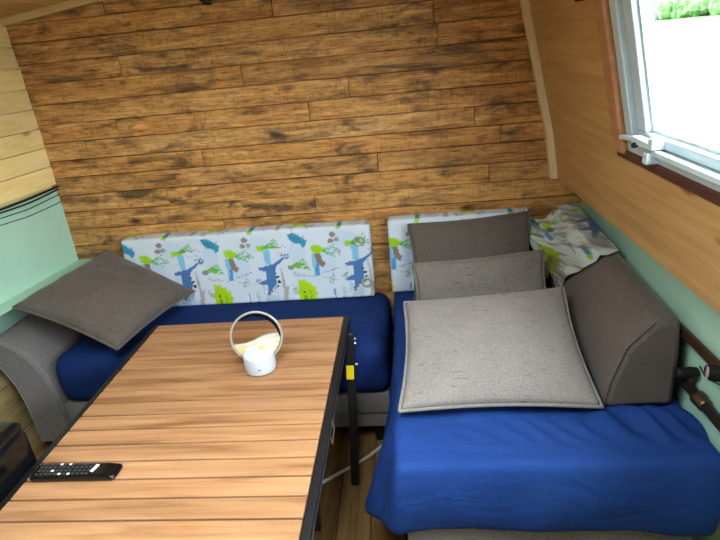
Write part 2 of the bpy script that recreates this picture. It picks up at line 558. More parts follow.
structure(mb.build('trim_2', M_GREEN))
mb = MB(); mg = MB()
left_strip(mg, -0.10, 0.46, -0.10, 0.625, 0.02, 0.5)
structure(mg.build('trim_6', M_GREEN))
for i in range(6):
    left_strip(mb, -0.105, i * 0.1015, -0.10, (i + 1) * 0.1015, 0.02, random.random(), y1=YW + 0.02, gap=0.001)
left_strip(mb, -0.115, -0.03, -0.115, 0.62, 0.02, 0.0, y1=YW + 0.03)
structure(mb.build('baseboard_left', M_LINING))

# right wall: green paint below, varnished panel above with a window opening
WY0, WY1, WZ0, WZ1 = -0.70, 1.236, 1.052, 1.50
mb = MB()
vs = [(0.69, Y0, -0.02), (0.69, YW, -0.02), (0.628, YW, 0.86), (0.628, Y0, 0.86), (0.72, Y0, -0.02), (0.72, YW, -0.02), (0.66, YW, 0.86), (0.66, Y0, 0.86)]
mb.add(vs, [(0, 1, 2, 3), (4, 7, 6, 5), (0, 4, 5, 1), (3, 2, 6, 7), (0, 3, 7, 4), (1, 5, 6, 2)])
structure(mb.build('wall_right', M_GREEN))
mb = MB()
def right_board(mb, y0, y1, z0, z1, t=0.014, rnd=0.5):
    vs = [(panel_x(z) + o, y, z) for y in (y0, y1) for z in (z0, z1) for o in (0, t)]
    mb.add(vs, [(0, 1, 3, 2), (4, 6, 7, 5), (0, 4, 5, 1), (2, 3, 7, 6), (0, 2, 6, 4), (1, 5, 7, 3)], rnd)
zb = [PB[1], 0.908, PK[1], WZ0, 1.13, 1.21, 1.29, 1.37, 1.45, WZ1, 1.61]
for a, b in zip(zb[:-1], zb[1:]):
    inside = a >= WZ0 - 1e-6 and b <= WZ1 + 1e-6
    segs = [(Y0, YW)] if not inside else [(Y0, WY0), (WY1, YW)]
    rr = 0.5 + random.uniform(-0.25, 0.25)
    for s0, s1 in segs:
        right_board(mb, s0, s1, a, b, 0.016, rr)
structure(mb.build('wall_right', M_PLY))
mb = MB()
mb.box(0.552, 0.68, Y0, YW, 0.832, 0.86, 0.3)
structure(mb.build('trim_3', M_PLY))

# ceiling
mb = MB()
pc = [(-1.66, 1.50), (-1.345, 1.527), (-1.165, 1.549), (-0.985, 1.570), (-0.70, 1.602), (-0.35, 1.628), (0.0, 1.634), (0.25, 1.622), (0.40, 1.606)]
HX0, HX1, HY0, HY1 = -0.70, 0.0, 0.10, 0.70          # roof hatch over the table, unseen, added to supply light from above
for (a, b) in zip(pc[:-1], pc[1:]):
    inside = a[0] >= HX0 - 1e-6 and b[0] <= HX1 + 1e-6
    rr = random.random()
    for y0_, y1_ in ([(Y0, HY0), (HY1, YW)] if inside else [(Y0, YW)]):
        vs = [(p[0] + (0.001 if p is a else -0.001), y, p[1] + o) for y in (y0_, y1_) for p in (a, b) for o in (0, 0.03)]
        mb.add(vs, [(0, 1, 3, 2), (4, 6, 7, 5), (0, 4, 5, 1), (2, 3, 7, 6), (0, 2, 6, 4), (1, 5, 7, 3)], rr)
structure(mb.build('ceiling', M_CEIL))
# roof hatch: made-up opening with white coaming and pane
def curb(name, z0, z1, w, m, parent=None):
    mb = MB()
    mb.box(HX0 - w, HX0, HY0 - w, HY1 + w, z0, z1); mb.box(HX1, HX1 + w, HY0 - w, HY1 + w, z0, z1)
    mb.box(HX0, HX1, HY0 - w, HY0, z0, z1); mb.box(HX0, HX1, HY1, HY1 + w, z0, z1)
    return mb
added_hatch = bpy.data.objects.new('added_roof_opening', None); COL.objects.link(added_hatch); added_hatch.location = ((HX0 + HX1) / 2, (HY0 + HY1) / 2, 1.60); structure(added_hatch)
part(curb('', 1.598, 1.70, 0.02, None), 'window_frame', M_WHITE, added_hatch)
mb = MB(); mb.box(HX0 - 0.02, HX1 + 0.02, HY0 - 0.02, HY1 + 0.02, 1.700, 1.705); part(mb, 'pane', M_GLASS, added_hatch)
# wall behind the camera
mb = MB()
mb.box(-1.95, 0.95, Y0 - 0.03, Y0, -0.03, 1.9, 0.4)
structure(mb.build('wall_front', M_FRONT))

# cornice batten under the ceiling and batten in the right corner
mb = MB()
for a, b in zip(pc[1:-1], pc[2:]):
    vs = [(p[0], y, p[1] - dz) for y in (YW - 0.022, YW) for p in (a, b) for dz in (0.0, 0.022)]
    mb.add(vs, [(0, 1, 3, 2), (4, 6, 7, 5), (0, 4, 5, 1), (2, 3, 7, 6), (0, 2, 6, 4), (1, 5, 7, 3)])
structure(mb.build('trim_4', M_BATTENX))
mb = MB()
for (z0, z1) in ((0.829, PK[1]), (PK[1], 1.6)):
    vs = [(panel_x(z) + o, y, z) for y in (YW - 0.024, YW) for z in (z0, z1) for o in (-0.024, 0.002)]
    mb.add(vs, [(0, 1, 3, 2), (4, 6, 7, 5), (0, 4, 5, 1), (2, 3, 7, 6), (0, 2, 6, 4), (1, 5, 7, 3)])
structure(mb.build('trim_5', M_BATTEN))

# ---- windows -------------------------------------------------------
def win_xf(side):
    """local (s along y, t up the wall slope as z, n outward) -> world"""
    if side == 'R':
        d = Vector((PT[0] - PK[0], 0, PT[1] - PK[1])).normalized()
        nrm = Vector((d.z, 0, -d.x))                # outward
        return lambda s, z, n: Vector((panel_x(z), s, z)) + nrm * n
    return lambda s, z, n: Vector((xl(s) + 0.006 - n, s, z))

def frame_ring(mb, f, s0, s1, z0, z1, w, n0, n1, rnd=0.5, wb=None):
    """rectangular ring; w = member width"""
    wb = wb or w
    def slab(a0, a1, b0, b1):
        vs = [f(s, z, n) for s in (a0, a1) for z in (b0, b1) for n in (n0, n1)]
        mb.add(vs, [(0, 1, 3, 2), (4, 6, 7, 5), (0, 4, 5, 1), (2, 3, 7, 6), (0, 2, 6, 4), (1, 5, 7, 3)], rnd)
    slab(s0, s0 + w, z0 + wb, z1 - w); slab(s1 - w, s1, z0 + wb, z1 - w)
    slab(s0, s1, z0, z0 + wb); slab(s0, s1, z1 - w, z1)

def make_window(name, side, s0, s1, z0, z1, stay=False):
    f = win_xf(side)
    root = thing(name, 'white framed window', 'window', f((s0 + s1) / 2, z0, 0))
    del root['label'], root['category']
    root['kind'] = 'structure'
    mb = MB()
    for (a0, a1, b0, b1) in ((s0 - 0.05, s0 + 0.004, z0 - 0.006, z1 + 0.05), (s1 - 0.004, s1 + 0.05, z0 - 0.006, z1 + 0.05), (s0 - 0.05, s1 + 0.05, z1, z1 + 0.05)):
        vs = [f(s, z, n) for s in (a0, a1) for z in (b0, b1) for n in (-0.012, 0.004)]
        mb.add(vs, [(0, 1, 3, 2), (4, 6, 7, 5), (0, 4, 5, 1), (2, 3, 7, 6), (0, 2, 6, 4), (1, 5, 7, 3)], 0.6)
    frame_ring(mb, f, s0 - 0.004, s1 + 0.004, z0 - 0.008, z1 + 0.004, 0.012, 0.0, 0.05, 0.4, 0.012)
    part(mb, 'wooden_trim', M_MAHOG, root, bevel=0.008)
    mb = MB(); vs = [f(s, z, n) for s in (s0 - 0.05, s1 + 0.05) for z in (z0 - 0.018, z0 + 0.001) for n in (-0.005, 0.004)]
    mb.add(vs, [(0, 1, 3, 2), (4, 6, 7, 5), (0, 4, 5, 1), (2, 3, 7, 6), (0, 2, 6, 4), (1, 5, 7, 3)], 0.1)
    part(mb, 'lower_trim', M_SHADETRIM, root)
    mb = MB(); frame_ring(mb, f, s0 + 0.006, s1 - 0.006, z0 + 0.001, z1 - 0.006, 0.034, 0.000, 0.05, 0.5, 0.024)
    fr = part(mb, 'window_frame', M_WHITE, root, bevel=0.003)
    mb = MB(); frame_ring(mb, f, s0 + 0.037, s1 - 0.037, z0 + 0.023, z1 - 0.037, 0.012, 0.016, 0.05)
    part(mb, 'gasket', M_RUBBER, fr)
    mb = MB(); frame_ring(mb, f, s0 + 0.046, s1 - 0.046, z0 + 0.028, z1 - 0.046, 0.044, 0.010, 0.048, 0.5, 0.022)
    sash = part(mb, 'sash', M_WHITE, root, bevel=0.004)
    mb = MB(); frame_ring(mb, f, s0 + 0.088, s1 - 0.088, z0 + 0.048, z1 - 0.088, 0.010, 0.022, 0.044, 0.5, 0.008)
    part(mb, 'glazing_bead', M_WHITE, sash)
    mb = MB()
    vs = [f(s, z, n) for s in (s0 + 0.09, s1 - 0.09) for z in (z0 + 0.05, z1 - 0.09) for n in (0.032, 0.036)]
    mb.add(vs, [(0, 1, 3, 2), (4, 6, 7, 5), (0, 4, 5, 1), (2, 3, 7, 6), (0, 2, 6, 4), (1, 5, 7, 3)])
    part(mb, 'pane', M_GLASS, sash)
    if stay:
        mb = MB()
        zz = z0 + 0.026
        mb.bar(f(s1 - 0.15, zz, -0.004), f(s1 - 0.75, zz, -0.004), 0.014, 0.012)
        mb.bar(f(s1 - 0.012, zz + 0.012, -0.012), f(s1 - 0.085, zz + 0.018, -0.008), 0.012, 0.010)
        mb.bar(f(s1 - 0.080, zz + 0.018, -0.008), f(s1 - 0.150, zz + 0.012, -0.004), 0.020, 0.014)
        mb.bar(f(s1 - 0.140, zz - 0.010, -0.008), f(s1 - 0.160, zz - 0.010, -0.008), 0.03, 0.022)
        mb.bar(f(s1 - 0.150, zz + 0.018, 0.0), f(s1 - 0.170, zz + 0.018, 0.0), 0.028, 0.022)
        st = part(mb, 'window_stay', M_WHITE, root, bevel=0.002)
        mb = MB(); p = f(s1 - 0.098, zz + 0.010, -0.016)
        mb.tube([p, p + Vector((-0.006, -0.004, 0.0))], 0.006, 10)
        part(mb, 'screw', M_BLACK, st)
    return root

make_window('window_1', 'R', WY0, WY1, WZ0, WZ1, True)
dn = (-(PT[1] - PK[1]), 0, (PT[0] - PK[0]))
zc = (WZ0 + WZ1) / 2
portal('daylight_portal', (panel_x(zc) + 0.07, (WY0 + WY1) / 2, zc), WY1 - WY0 + 0.1, 0.6, (-0.97, 0, -0.22))
portal('daylight_portal', ((HX0 + HX1) / 2, (HY0 + HY1) / 2, 1.72), HX1 - HX0 + 0.02, HY1 - HY0 + 0.02, (0, 0, -1))

# ---- outside: river and far bank -----------------------------------
k = NT('pale_river_water', 0.12, 0.35)
wv = k.noise(k.coord((0.5, 1.6, 1)), 1.2, 5, 0.6, 0.4)
k.base(k.ramp(wv, [(0.35, rgb(176, 182, 182)), (0.62, rgb(226, 230, 228))]))  # glare put into the base colour, pale enough to bounce light indoors
k.bump(wv, 0.5, 0.08)
M_WATER = k.m
mb = MB()
mb.add([(0.95, -150, 0.30), (160, -150, 0.30), (160, 260, 0.30), (0.95, 260, 0.30)], [(0, 1, 2, 3)])
mb.add([(-1.95, -150, 0.30), (-160, -150, 0.30), (-160, 260, 0.30), (-1.95, 260, 0.30)], [(3, 2, 1, 0)])
w = tag(mb.build('river_water', M_WATER, fix=False), 'pale rippled river water outside the window', 'water', kind='stuff')
k = NT('bank_foliage', 0.7, 0.2)
fv = k.noise(k.coord(), 0.5, 6, 0.7)
k.base(k.ramp(fv, [(0.3, rgb(14, 40, 12)), (0.5, rgb(44, 82, 30)), (0.7, rgb(104, 128, 92))]))
M_BUSH = k.m
mb = MB()
rs = random.Random(3)
for i in range(260):
    bx = 118 + rs.uniform(0, 14); by = rs.uniform(20, 330)
    rad = rs.uniform(1.6, 4.5)
    bm = bmesh.new(); bmesh.ops.create_icosphere(bm, subdivisions=2, radius=rad)
    off = Vector((bx, by, 0.3 + rad * 0.5 + rs.uniform(0, 3.5)))
    vs = [off + v.co * (1 + 0.35 * noise.noise(v.co * 1.3 + off)) for v in bm.verts]
    mb.add(vs, [[q.index for q in f.verts] for f in bm.faces]); bm.free()
mb.box(116, 140, 0, 340, -0.2, 0.7)
tag(mb.build('riverbank_bushes', M_BUSH), 'bright green bushes along the far riverbank', 'bushes', kind='stuff')

# ------------------------------------------------------------------ dinosaur print (a repeating textile print)
TW, TH, PX = 430, 400, 0.00079         # tile size in print units, metres per unit
def raster_print():
    yy, xx = np.mgrid[0:TH, 0:TW].astype(float)
    img = np.zeros((TH, TW, 3)); img[:] = (208, 220, 232)
    def paint(mask, c): img[mask] = c
    def poly(pts, c):
        pts = [(p[0] - 20, p[1] - 30) for p in pts]
        for sh in (-TW, 0, TW):
            for sv in (-TH, 0, TH):
                inside = np.zeros((TH, TW), bool)
                n = len(pts)
                for i in range(n):
                    x1, y1 = pts[i][0] + sh, pts[i][1] + sv; x2, y2 = pts[(i + 1) % n][0] + sh, pts[(i + 1) % n][1] + sv
                    if y1 == y2: continue
                    cond = ((y1 > yy) != (y2 > yy)) & (xx < (x2 - x1) * (yy - y1) / (y2 - y1) + x1)
                    inside ^= cond
                paint(inside, c)
    def line(pts, w, c):
        pts = [(p[0] - 20, p[1] - 30) for p in pts]
        m = np.zeros((TH, TW), bool)
        for (x1, y1), (x2, y2) in zip(pts[:-1], pts[1:]):
            L = (x2 - x1) ** 2 + (y2 - y1) ** 2 + 1e-9
            for sh in (-TW, 0, TW):
                t = np.clip(((xx - x1 - sh) * (x2 - x1) + (yy - y1) * (y2 - y1)) / L, 0, 1)
                m |= ((xx - sh - x1 - t * (x2 - x1)) ** 2 + (yy - y1 - t * (y2 - y1)) ** 2) < (w / 2) ** 2
        paint(m, c)
    def dot(x, y, r, c, ry=None):
        ry = ry or r
        for sh in (-TW, 0, TW):
            paint(((xx - (x - 20) - sh) / r) ** 2 + ((yy - (y - 30)) / ry) ** 2 < 1, c)
    BLUE, TEAL, LIME, LEAF = (78, 120, 178), (64, 148, 184), (158, 205, 40), (92, 172, 82)
    GREY, BROWN, SKY, LINE = (140, 136, 134), (136, 122, 112), (132, 192, 226), (150, 162, 170)
    # soft pale-blue shading patches of the cloth print
    for (x, y, r1, r2) in ((60, 90, 60, 40), (390, 200, 50, 60), (250, 140, 40, 60), (120, 380, 50, 30)):
        dot(x, y, r1, (196, 214, 232), r2)
    # grey tree trunk and thin ferns
    poly([(158, 190), (172, 250), (176, 310), (194, 300), (186, 330), (176, 425), (152, 425), (164, 330), (160, 260)], (176, 172, 166))
    for i in range(7):
        line([(100, 420 - i * 14), (70 - i * 2, 400 - i * 17)], 3, LINE); line([(100, 420 - i * 14), (128 + i, 404 - i * 17)], 3, LINE)
        line([(38 + i * 2, 330 + i * 12), (24, 320 + i * 12)], 3, LINE)
    for i in range(11):
        line([(222 + i * 10, 235 + i * 3), (228 + i * 10, 256 + i)], 3.5, LINE)
    for i in range(10):
        dot(364 + i * 9, 250 - i * 2.6, 3, (112, 118, 124))
    for i in range(12):
        dot(128 + (i % 6) * 14, 95 + (i // 6) * 26 + (i % 3) * 6, 2.6, (124, 130, 136))
    for i in range(8):
        line([(390, 160), (372 + i * 14, 100 + abs(i - 3) * 12)], 2.5, (150, 196, 196))
        line([(350, 262), (380 + i * 9, 276 + i * 2)], 2.5, (170, 206, 200))
    for (fx, fy, fl, fa) in ((300, 60, 60, 2.6), (160, 140, 46, 0.4), (60, 250, 40, 2.2), (210, 300, 50, 1.2), (420, 250, 54, 1.9), (350, 400, 50, 2.8), (430, 130, 40, 0.7), (200, 400, 46, 0.5)):
        ex, ey = fx + fl * math.cos(fa), fy + fl * math.sin(fa)
        line([(fx, fy), (ex, ey)], 2, LINE)
        for q in range(1, 7):
            bx, by = fx + (ex - fx) * q / 7, fy + (ey - fy) * q / 7
            for sg in (-1, 1):
                line([(bx, by), (bx + 15 * math.cos(fa + sg * 0.9), by + 15 * math.sin(fa + sg * 0.9))], 2.2, LINE)
    # pale-blue trunks
    poly([(82, 120), (118, 118), (116, 190), (90, 192)], SKY)
    poly([(318, 150), (346, 150), (350, 262), (326, 262)], SKY)
    poly([(334, 205), (350, 205), (352, 262), (330, 262)], (86, 150, 206))
    poly([(412, 330), (420, 330), (420, 392), (414, 392)], (110, 152, 206))
    poly([(20, 372), (40, 380), (46, 428), (22, 428)], TEAL)
    # lime blocks with fronds
    poly([(52, 98), (108, 94), (110, 116), (60, 122)], LIME)
    for i in range(6): line([(84, 108), (150 + i * 5, 64 + i * 9)], 4, LEAF)
    poly([(318, 110), (352, 106), (386, 128), (362, 152), (326, 146)], LIME)
    for i in range(5): line([(372, 140), (440, 108 + i * 16)], 3.5, LEAF)
    poly([(444, 22), (474, 22), (468, 40), (450, 40)], LIME)
    # brown stump, grey rocks
    poly([(336, 152), (362, 150), (372, 190), (386, 196), (372, 222), (346, 206)], BROWN)
    dot(430, 62, 16, GREY, 12); dot(418, 92, 15, GREY, 11); dot(446, 88, 13, (160, 154, 150), 11)
    # green tuft with grey head
    dot(212, 212, 16, GREY, 12)
    for i in range(7): line([(212, 206), (282 + i * 4, 172 + i * 9)], 5 - (i % 2), LEAF if i % 2 else (120, 186, 70))
    # teal small dinosaur
    poly([(212, 46), (244, 42), (272, 60), (304, 84), (296, 106), (280, 118), (268, 96), (240, 92), (222, 74)], TEAL)
    for i in range(3): line([(226 + i * 18, 52 + i * 8), (236 + i * 18, 82 + i * 8)], 4, (42, 110, 150))
    # long-necked blue dinosaur, seen lying on its side in the print
    poly([(98, 196), (128, 188), (150, 176), (176, 160), (188, 164), (164, 184), (140, 204), (132, 224), (136, 262), (134, 290), (112, 312), (86, 352), (78, 348), (88, 310), (86, 292), (52, 294), (50, 278), (84, 266), (86, 222), (54, 220), (50, 204)], BLUE)
    dot(198, 153, 13, BLUE); dot(199, 153, 6, (208, 220, 232))
    for (x, y, r) in ((131, 218, 4), (134, 236, 5), (142, 256, 7), (146, 280, 8), (136, 302, 6), (120, 312, 5), (104, 328, 4), (94, 342, 3)):
        dot(x, y, r, (26, 32, 44))
    # lime spiny dinosaur
    poly([(242, 268), (258, 284), (270, 274), (284, 296), (300, 292), (308, 312), (328, 318), (322, 336), (338, 350), (322, 366), (330, 386), (306, 390), (300, 408), (274, 398), (246, 410), (232, 394), (240, 360), (228, 336), (242, 318)], (172, 212, 28))
    dot(266, 340, 7, (90, 120, 30)); dot(268, 366, 8, (120, 150, 30), 12); line([(290, 330), (300, 360), (290, 384)], 4, (120, 160, 30))
    line([(262, 352), (276, 352)], 4, (60, 80, 30)); line([(262, 380), (280, 378)], 4, (60, 80, 30))
    a = img / 255.0
    return np.where(a <= 0.04045, a / 12.92, ((a + 0.055) / 1.055) ** 2.4)
PRINT = raster_print()

def set_print(o, uv, tint=(1, 1, 1)):
    """uv: (n, 2) array in print units, one per vertex"""
    xi = np.mod(np.floor(uv[:, 0] - 20).astype(int), TW); yi = np.mod(np.floor(uv[:, 1] - 30).astype(int), TH)
    c = np.ones((len(uv), 4)); c[:, :3] = PRINT[yi, xi] * np.array(tint)
    at = o.data.attributes.new('print', 'FLOAT_COLOR', 'POINT')
    at.data.foreach_set('color', c.ravel())

# ------------------------------------------------------------------ corner sofa, long side under the plank wall
sofa = thing('sofa', 'long taupe sofa with blue sheeted seat, shade put into its colour, under the plank wall', 'sofa', (-0.70, 1.67, 0))
SX0, SX1, SY0, SY1 = -1.285, -0.098, 1.475, 1.885
mb = round_box(SX0 + 0.0, SX1, SY0 + 0.012, SY1, 0.085, 0.155, 0.008, 0.04)
b = part(mb, 'base', M_SOFA, sofa, smooth=True)
mb = round_box(SX0 + 0.0, SX1, SY0, SY1, 0.152, 0.235, 0.010, 0.04)
part(mb, 'front_rail', M_SOFA, sofa, smooth=True)
def seat_def(p, n):
    w = 0.006 * nz(p.x * 3, p.y * 9, p.z * 6) + 0.003 * nz(p.x * 10 + 3, p.y * 14, p.z * 12)
    if n.z > 0.5: p.z += 0.010 * math.sin(math.pi * (p.x - SX0) / (SX1 - SX0))
    if n.y < -0.5: p.y -= 0.012 * (1 - ((p.z - 0.33) / 0.11) ** 2)
    return p + n * w
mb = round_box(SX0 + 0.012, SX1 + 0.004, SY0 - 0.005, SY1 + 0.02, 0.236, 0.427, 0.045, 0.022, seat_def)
part(mb, 'seat_mattress', M_SHEET_SHADE, sofa, smooth='all')
# scroll arm
inner = [(-1.292, 0.085), (-1.290, 0.20), (-1.292, 0.30), (-1.308, 0.375), (-1.338, 0.440), (-1.374, 0.480), (-1.412, 0.503), (-1.442, 0.512)]
outer = [(-1.478, 0.500), (-1.486, 0.478), (-1.470, 0.446), (-1.438, 0.402), (-1.414, 0.335), (-1.405, 0.27), (-1.402, 0.18), (-1.402, 0.085)]
prof = inner + outer
mb = MB(); mb.prism(prof, 1.470, 1.885)
part(mb, 'arm', M_SOFA, sofa, smooth=True, bevel=0.012)
mb = MB(); mb.prism([(x * 1.0, z) for x, z in prof], 1.456, 1.472)
pan = part(mb, 'arm_panel', M_SOFA, sofa, smooth=True, bevel=0.004)
mb = MB(); mb.tube([(x + 0.001, 1.457, z) for x, z in inner], 0.0035, 8); part(mb, 'piping', M_SOFA, pan, smooth=True)
mb = MB(); mb.tube([(x - 0.001, 1.457, z) for x, z in outer], 0.0035, 8); part(mb, 'piping', M_SOFA, pan, smooth=True)
for lx, ly in ((-1.25, 1.52), (-1.25, 1.85), (-0.15, 1.53), (-0.15, 1.85)):
    mb = MB(); mb.tube([(lx, ly, 0.0), (lx, ly, 0.09)], [0.016, 0.02], 12); part(mb, 'leg', M_MATBLACK, sofa, smooth=True)

# ------------------------------------------------------------------ chaise under the window
chaise = thing('chaise', 'wide chaise with royal blue sheet in the right corner under the window', 'chaise', (0.28, 1.40, 0))
mb = round_box(-0.050, 0.625, 0.935, 1.885, 0.035, 0.260, 0.012, 0.04)
part(mb, 'base', M_SOFA, chaise, smooth=True)
for lx, ly in ((0.0, 0.98), (0.0, 1.84), (0.57, 0.98), (0.57, 1.84)):
    mb = MB(); mb.tube([(lx, ly, 0.0), (lx, ly, 0.05)], [0.016, 0.02], 12); part(mb, 'leg', M_MATBLACK, chaise, smooth=True)
CX0, CX1, CY0, CY1, CZ0, CZ1 = -0.070, 0.652, 0.912, 1.914, 0.235, 0.440
def chaise_def(p, n):
    q = p.copy()
    low = max(0.0, min(1.0, (CZ1 - 0.02 - p.z) / (CZ1 - CZ0)))
    front = max(0.0, min(1.0, (p.y - CY0) / 0.10)) * math.exp(-max(0.0, p.y - CY0 - 0.12) / 0.24)
    # sheet flares out at the left side and hangs lower at the front left corner
    if p.x < CX0 + 0.08:
        k = 1 - max(0, p.x - CX0) / 0.08
        q.x -= k * low ** 0.7 * (0.010 + 0.084 * front)
        q.z -= k * low * (0.014 + 0.045 * front)
        q.x += k * low * (0.003 + 0.009 * front) * math.sin(p.y * 34 + 2 * nz(p.y * 5, p.z * 3))
    if p.y < CY0 + 0.06 and low > 0:
        q.y += 0.006 * math.sin(p.x * 15 + 1.5) * low
        q.z += low * 0.010 * math.sin(p.x * 7.5 + 0.7) * (1 if p.z < CZ0 + 0.06 else 0.3)
        q.y -= 0.016 * (1 - (2 * low - 1) ** 2)
    # long soft folds
    w = 0.005 * nz(p.x * 4, p.y * 9 + p.x * 5, p.z * 5) + 0.0025 * nz(p.x * 16 + p.y * 9, p.y * 22, p.z * 10)
    # bunched cloth in front of the bolster
    d = math.exp(-(((p.x - 0.52) / 0.13) ** 2 + ((p.y - 1.045) / 0.055) ** 2))
    w += d * (0.018 + 0.016 * math.sin((p.x * 1.0 + p.y * 0.6) * 95 + 4 * nz(p.x * 6, p.y * 6)))
    d2 = math.exp(-(((p.x - 0.30) / 0.22) ** 2 + ((p.y - 1.03) / 0.05) ** 2))
    w += d2 * 0.0045 * math.sin((p.x + p.y * 0.8) * 105 + 5 * nz(p.x * 5, p.y * 5))
    d3 = math.exp(-(((p.x - 0.46) / 0.10) ** 2 + ((p.y - 1.02) / 0.07) ** 2))
    w += d3 * 0.008 * nz((p.x + p.y * 0.55) * 26, (p.y - p.x * 0.5) * 7, 1.7)
    return q + n * w
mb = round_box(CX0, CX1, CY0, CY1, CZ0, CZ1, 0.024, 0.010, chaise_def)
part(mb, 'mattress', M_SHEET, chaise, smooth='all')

# grey wedge bolster along the right wall
def loft(mb, rings):
    n = len(rings[0]); b = []
    for r in rings: b += r
    fs = [tuple(range(n - 1, -1, -1)), tuple((len(rings) - 1) * n + k for k in range(n))]
    for i in range(len(rings) - 1):
        for k in range(n):
            fs.append((i * n + k, i * n + (k + 1) % n, (i + 1) * n + (k + 1) % n, (i + 1) * n + k))
    mb.add(b, fs)
bol = thing('bolster', 'grey brown wedge shaped bolster lying along the wall below the window', 'bolster', (0.56, 1.48, 0.44))
def bol_ring(t):
    y = 1.095 + t * (1.875 - 1.095)
    lx = 0.452 + t * 0.06; zr = 0.684 + 0.045 * t; rx = 0.548 + 0.012 * t
    return [Vector(p) for p in ((lx, y, 0.447), (lx + 0.010, y, 0.52), (lx + 0.040, y, 0.62), (rx, y, zr), (0.606, y, zr + 0.003), (0.616, y, 0.60), (0.618, y, 0.447))]
mb = MB(); loft(mb, [bol_ring(t) for t in np.linspace(0, 1, 9)])
bo = part(mb, 'cover', M_BOLSTER, bol, smooth=True, bevel=0.016)
r0 = bol_ring(0.012)
mb = MB(); mb.tube([r0[i] + Vector((-0.001, -0.006, -0.003)) for i in (0, 1, 2, 3)], 0.0018, 6)
part(mb, 'seam', M_PILLOW, bo, smooth=True)

# ------------------------------------------------------------------ loose cushions
def pillow(name, label, P, up, dn, mat, sag=None, wr=0.006, seed=0, cat='cushion', n=40, group=None, pinch=0.05):
    """P: 4 corners (a, b, c, d) counter-clockwise; puffed by up / dn metres along the normal"""
    a, b, c, d = [Vector(p) for p in P]
    nrm = ((b - a).cross(d - a)).normalized()
    ctr = (a + b + c + d) / 4
    root = thing(name, label, cat, (a + b + c + d) / 4 - Vector((0, 0, dn)), group)
    def pt(u, v, side):
        # edges curve in slightly between the corners
        uu = u - pinch * math.sin(math.pi * v) * (u - 0.5) * 2 * abs(u - 0.5) * 1.2
        vv = v - pinch * math.sin(math.pi * u) * (v - 0.5) * 2 * abs(v - 0.5) * 1.2
        p = (a * (1 - uu) + b * uu) * (1 - vv) + (d * (1 - uu) + c * uu) * vv
        e = (max(0.0, 4 * u * (1 - u)) ** 0.42) * (max(0.0, 4 * v * (1 - v)) ** 0.42)
        h = (up if side > 0 else -dn) * e
        h += wr * e * (nz(u * 3.2 + seed, v * 3.2, side) + 0.5 * nz(u * 8 + seed, v * 7, side))
        p = p + nrm * h
        if sag: p = sag(p, u, v)
        return p
    mb = MB(); vs, fs = [], []
    for side in (1, -1):
        base = len(vs)
        for i in range(n + 1):
            for j in range(n + 1):
                vs.append(pt(i / n, j / n, side))
        fs += grid_faces(n, n, base)
    mb.add(vs, fs)
    o = part(mb, 'cover', mat, root, smooth='all', fix=False)
    bm = bmesh.new(); bm.from_mesh(o.data)
    bmesh.ops.remove_doubles(bm, verts=bm.verts[:], dist=1e-5)
    bmesh.ops.recalc_face_normals(bm, faces=bm.faces[:])
    bm.to_mesh(o.data); bm.free()
    o.data.polygons.foreach_set('use_smooth', [True] * len(o.data.polygons))
    loop = [pt(t, 0, 1) for t in np.linspace(0, 1, 16)] + [pt(1, t, 1) for t in np.linspace(0, 1, 16)[1:]] + [pt(t, 1, 1) for t in np.linspace(1, 0, 16)[1:]] + [pt(0, t, 1) for t in np.linspace(1, 0, 16)[1:]]
    mb = MB(); mb.tube(loop, 0.0045, 8)
    part(mb, 'piping', mat, root, smooth=True)
    return root

pillow('cushion', 'brown grey cushion lying tilted over the arm of the long sofa', [(-0.965, 1.405, 0.497), (-0.850, 1.800, 0.510), (-1.205, 1.880, 0.672), (-1.335, 1.485, 0.632)], 0.066, 0.035, M_PILLOW, seed=2.0, wr=0.016)
pillow('cushion', 'light grey square cushion lying nearest on the blue chaise, front of three', [(-0.052, 1.080, 0.470), (0.440, 1.072, 0.470), (0.462, 1.500, 0.587), (-0.029, 1.470, 0.580)], 0.050, 0.025, M_PILLOWL, seed=5.0, wr=0.006)
pillow('cushion', 'brown grey cushion in the middle of the three stacked on the chaise', [(0.000, 1.535, 0.462), (0.450, 1.560, 0.462), (0.441, 1.662, 0.650), (0.003, 1.612, 0.648)], 0.035, 0.030, M_PILLOWM, seed=8.0)
pillow('cushion', 'dark taupe cushion propped rearmost of three against the chaise back', [(0.004, 1.690, 0.462), (0.425, 1.715, 0.462), (0.428, 1.830, 0.735), (-0.004, 1.800, 0.725)], 0.035, 0.020, M_PILLOW, seed=11.0)

# back cushions in dinosaur cloth
def dino_cushion(label, x0, x1, z0, z1, y0, y1, uv0, lean=0.03):
    root = thing('back_cushion', label, 'cushion', ((x0 + x1) / 2, (y0 + y1) / 2, z0))
    def df(p, n):
        t = (p.z - z0) / (z1 - z0)
        p = p.copy(); p.y += lean * t
        if n.y < -0.3:
            p.y += 0.003 * nz(p.x * 9, p.z * 12, 3)
        p.z += 0.004 * nz(p.x * 3, 5.1) * t
        return p
    mb = round_box(x0, x1, y0, y1, z0, z1, 0.012, 0.0042, df)
    o = part(mb, 'cover', M_PRINT, root, smooth='all')
    v = np.array([tuple(q) for q in mb.v])
    dy = np.clip(v[:, 1] - y0 - lean, 0, 1)
    uv = np.stack([uv0 + (v[:, 0] + 0.137) / PX, 25 + (z1 - v[:, 2] - 0.5 * dy) / PX], 1)
    set_print(o, uv)
    return root, o
root, cov = dino_cushion('long pale blue dinosaur print back cushion behind the long sofa seat', -1.122, -0.146, 0.436, 0.722, 1.815, 1.885, 622)
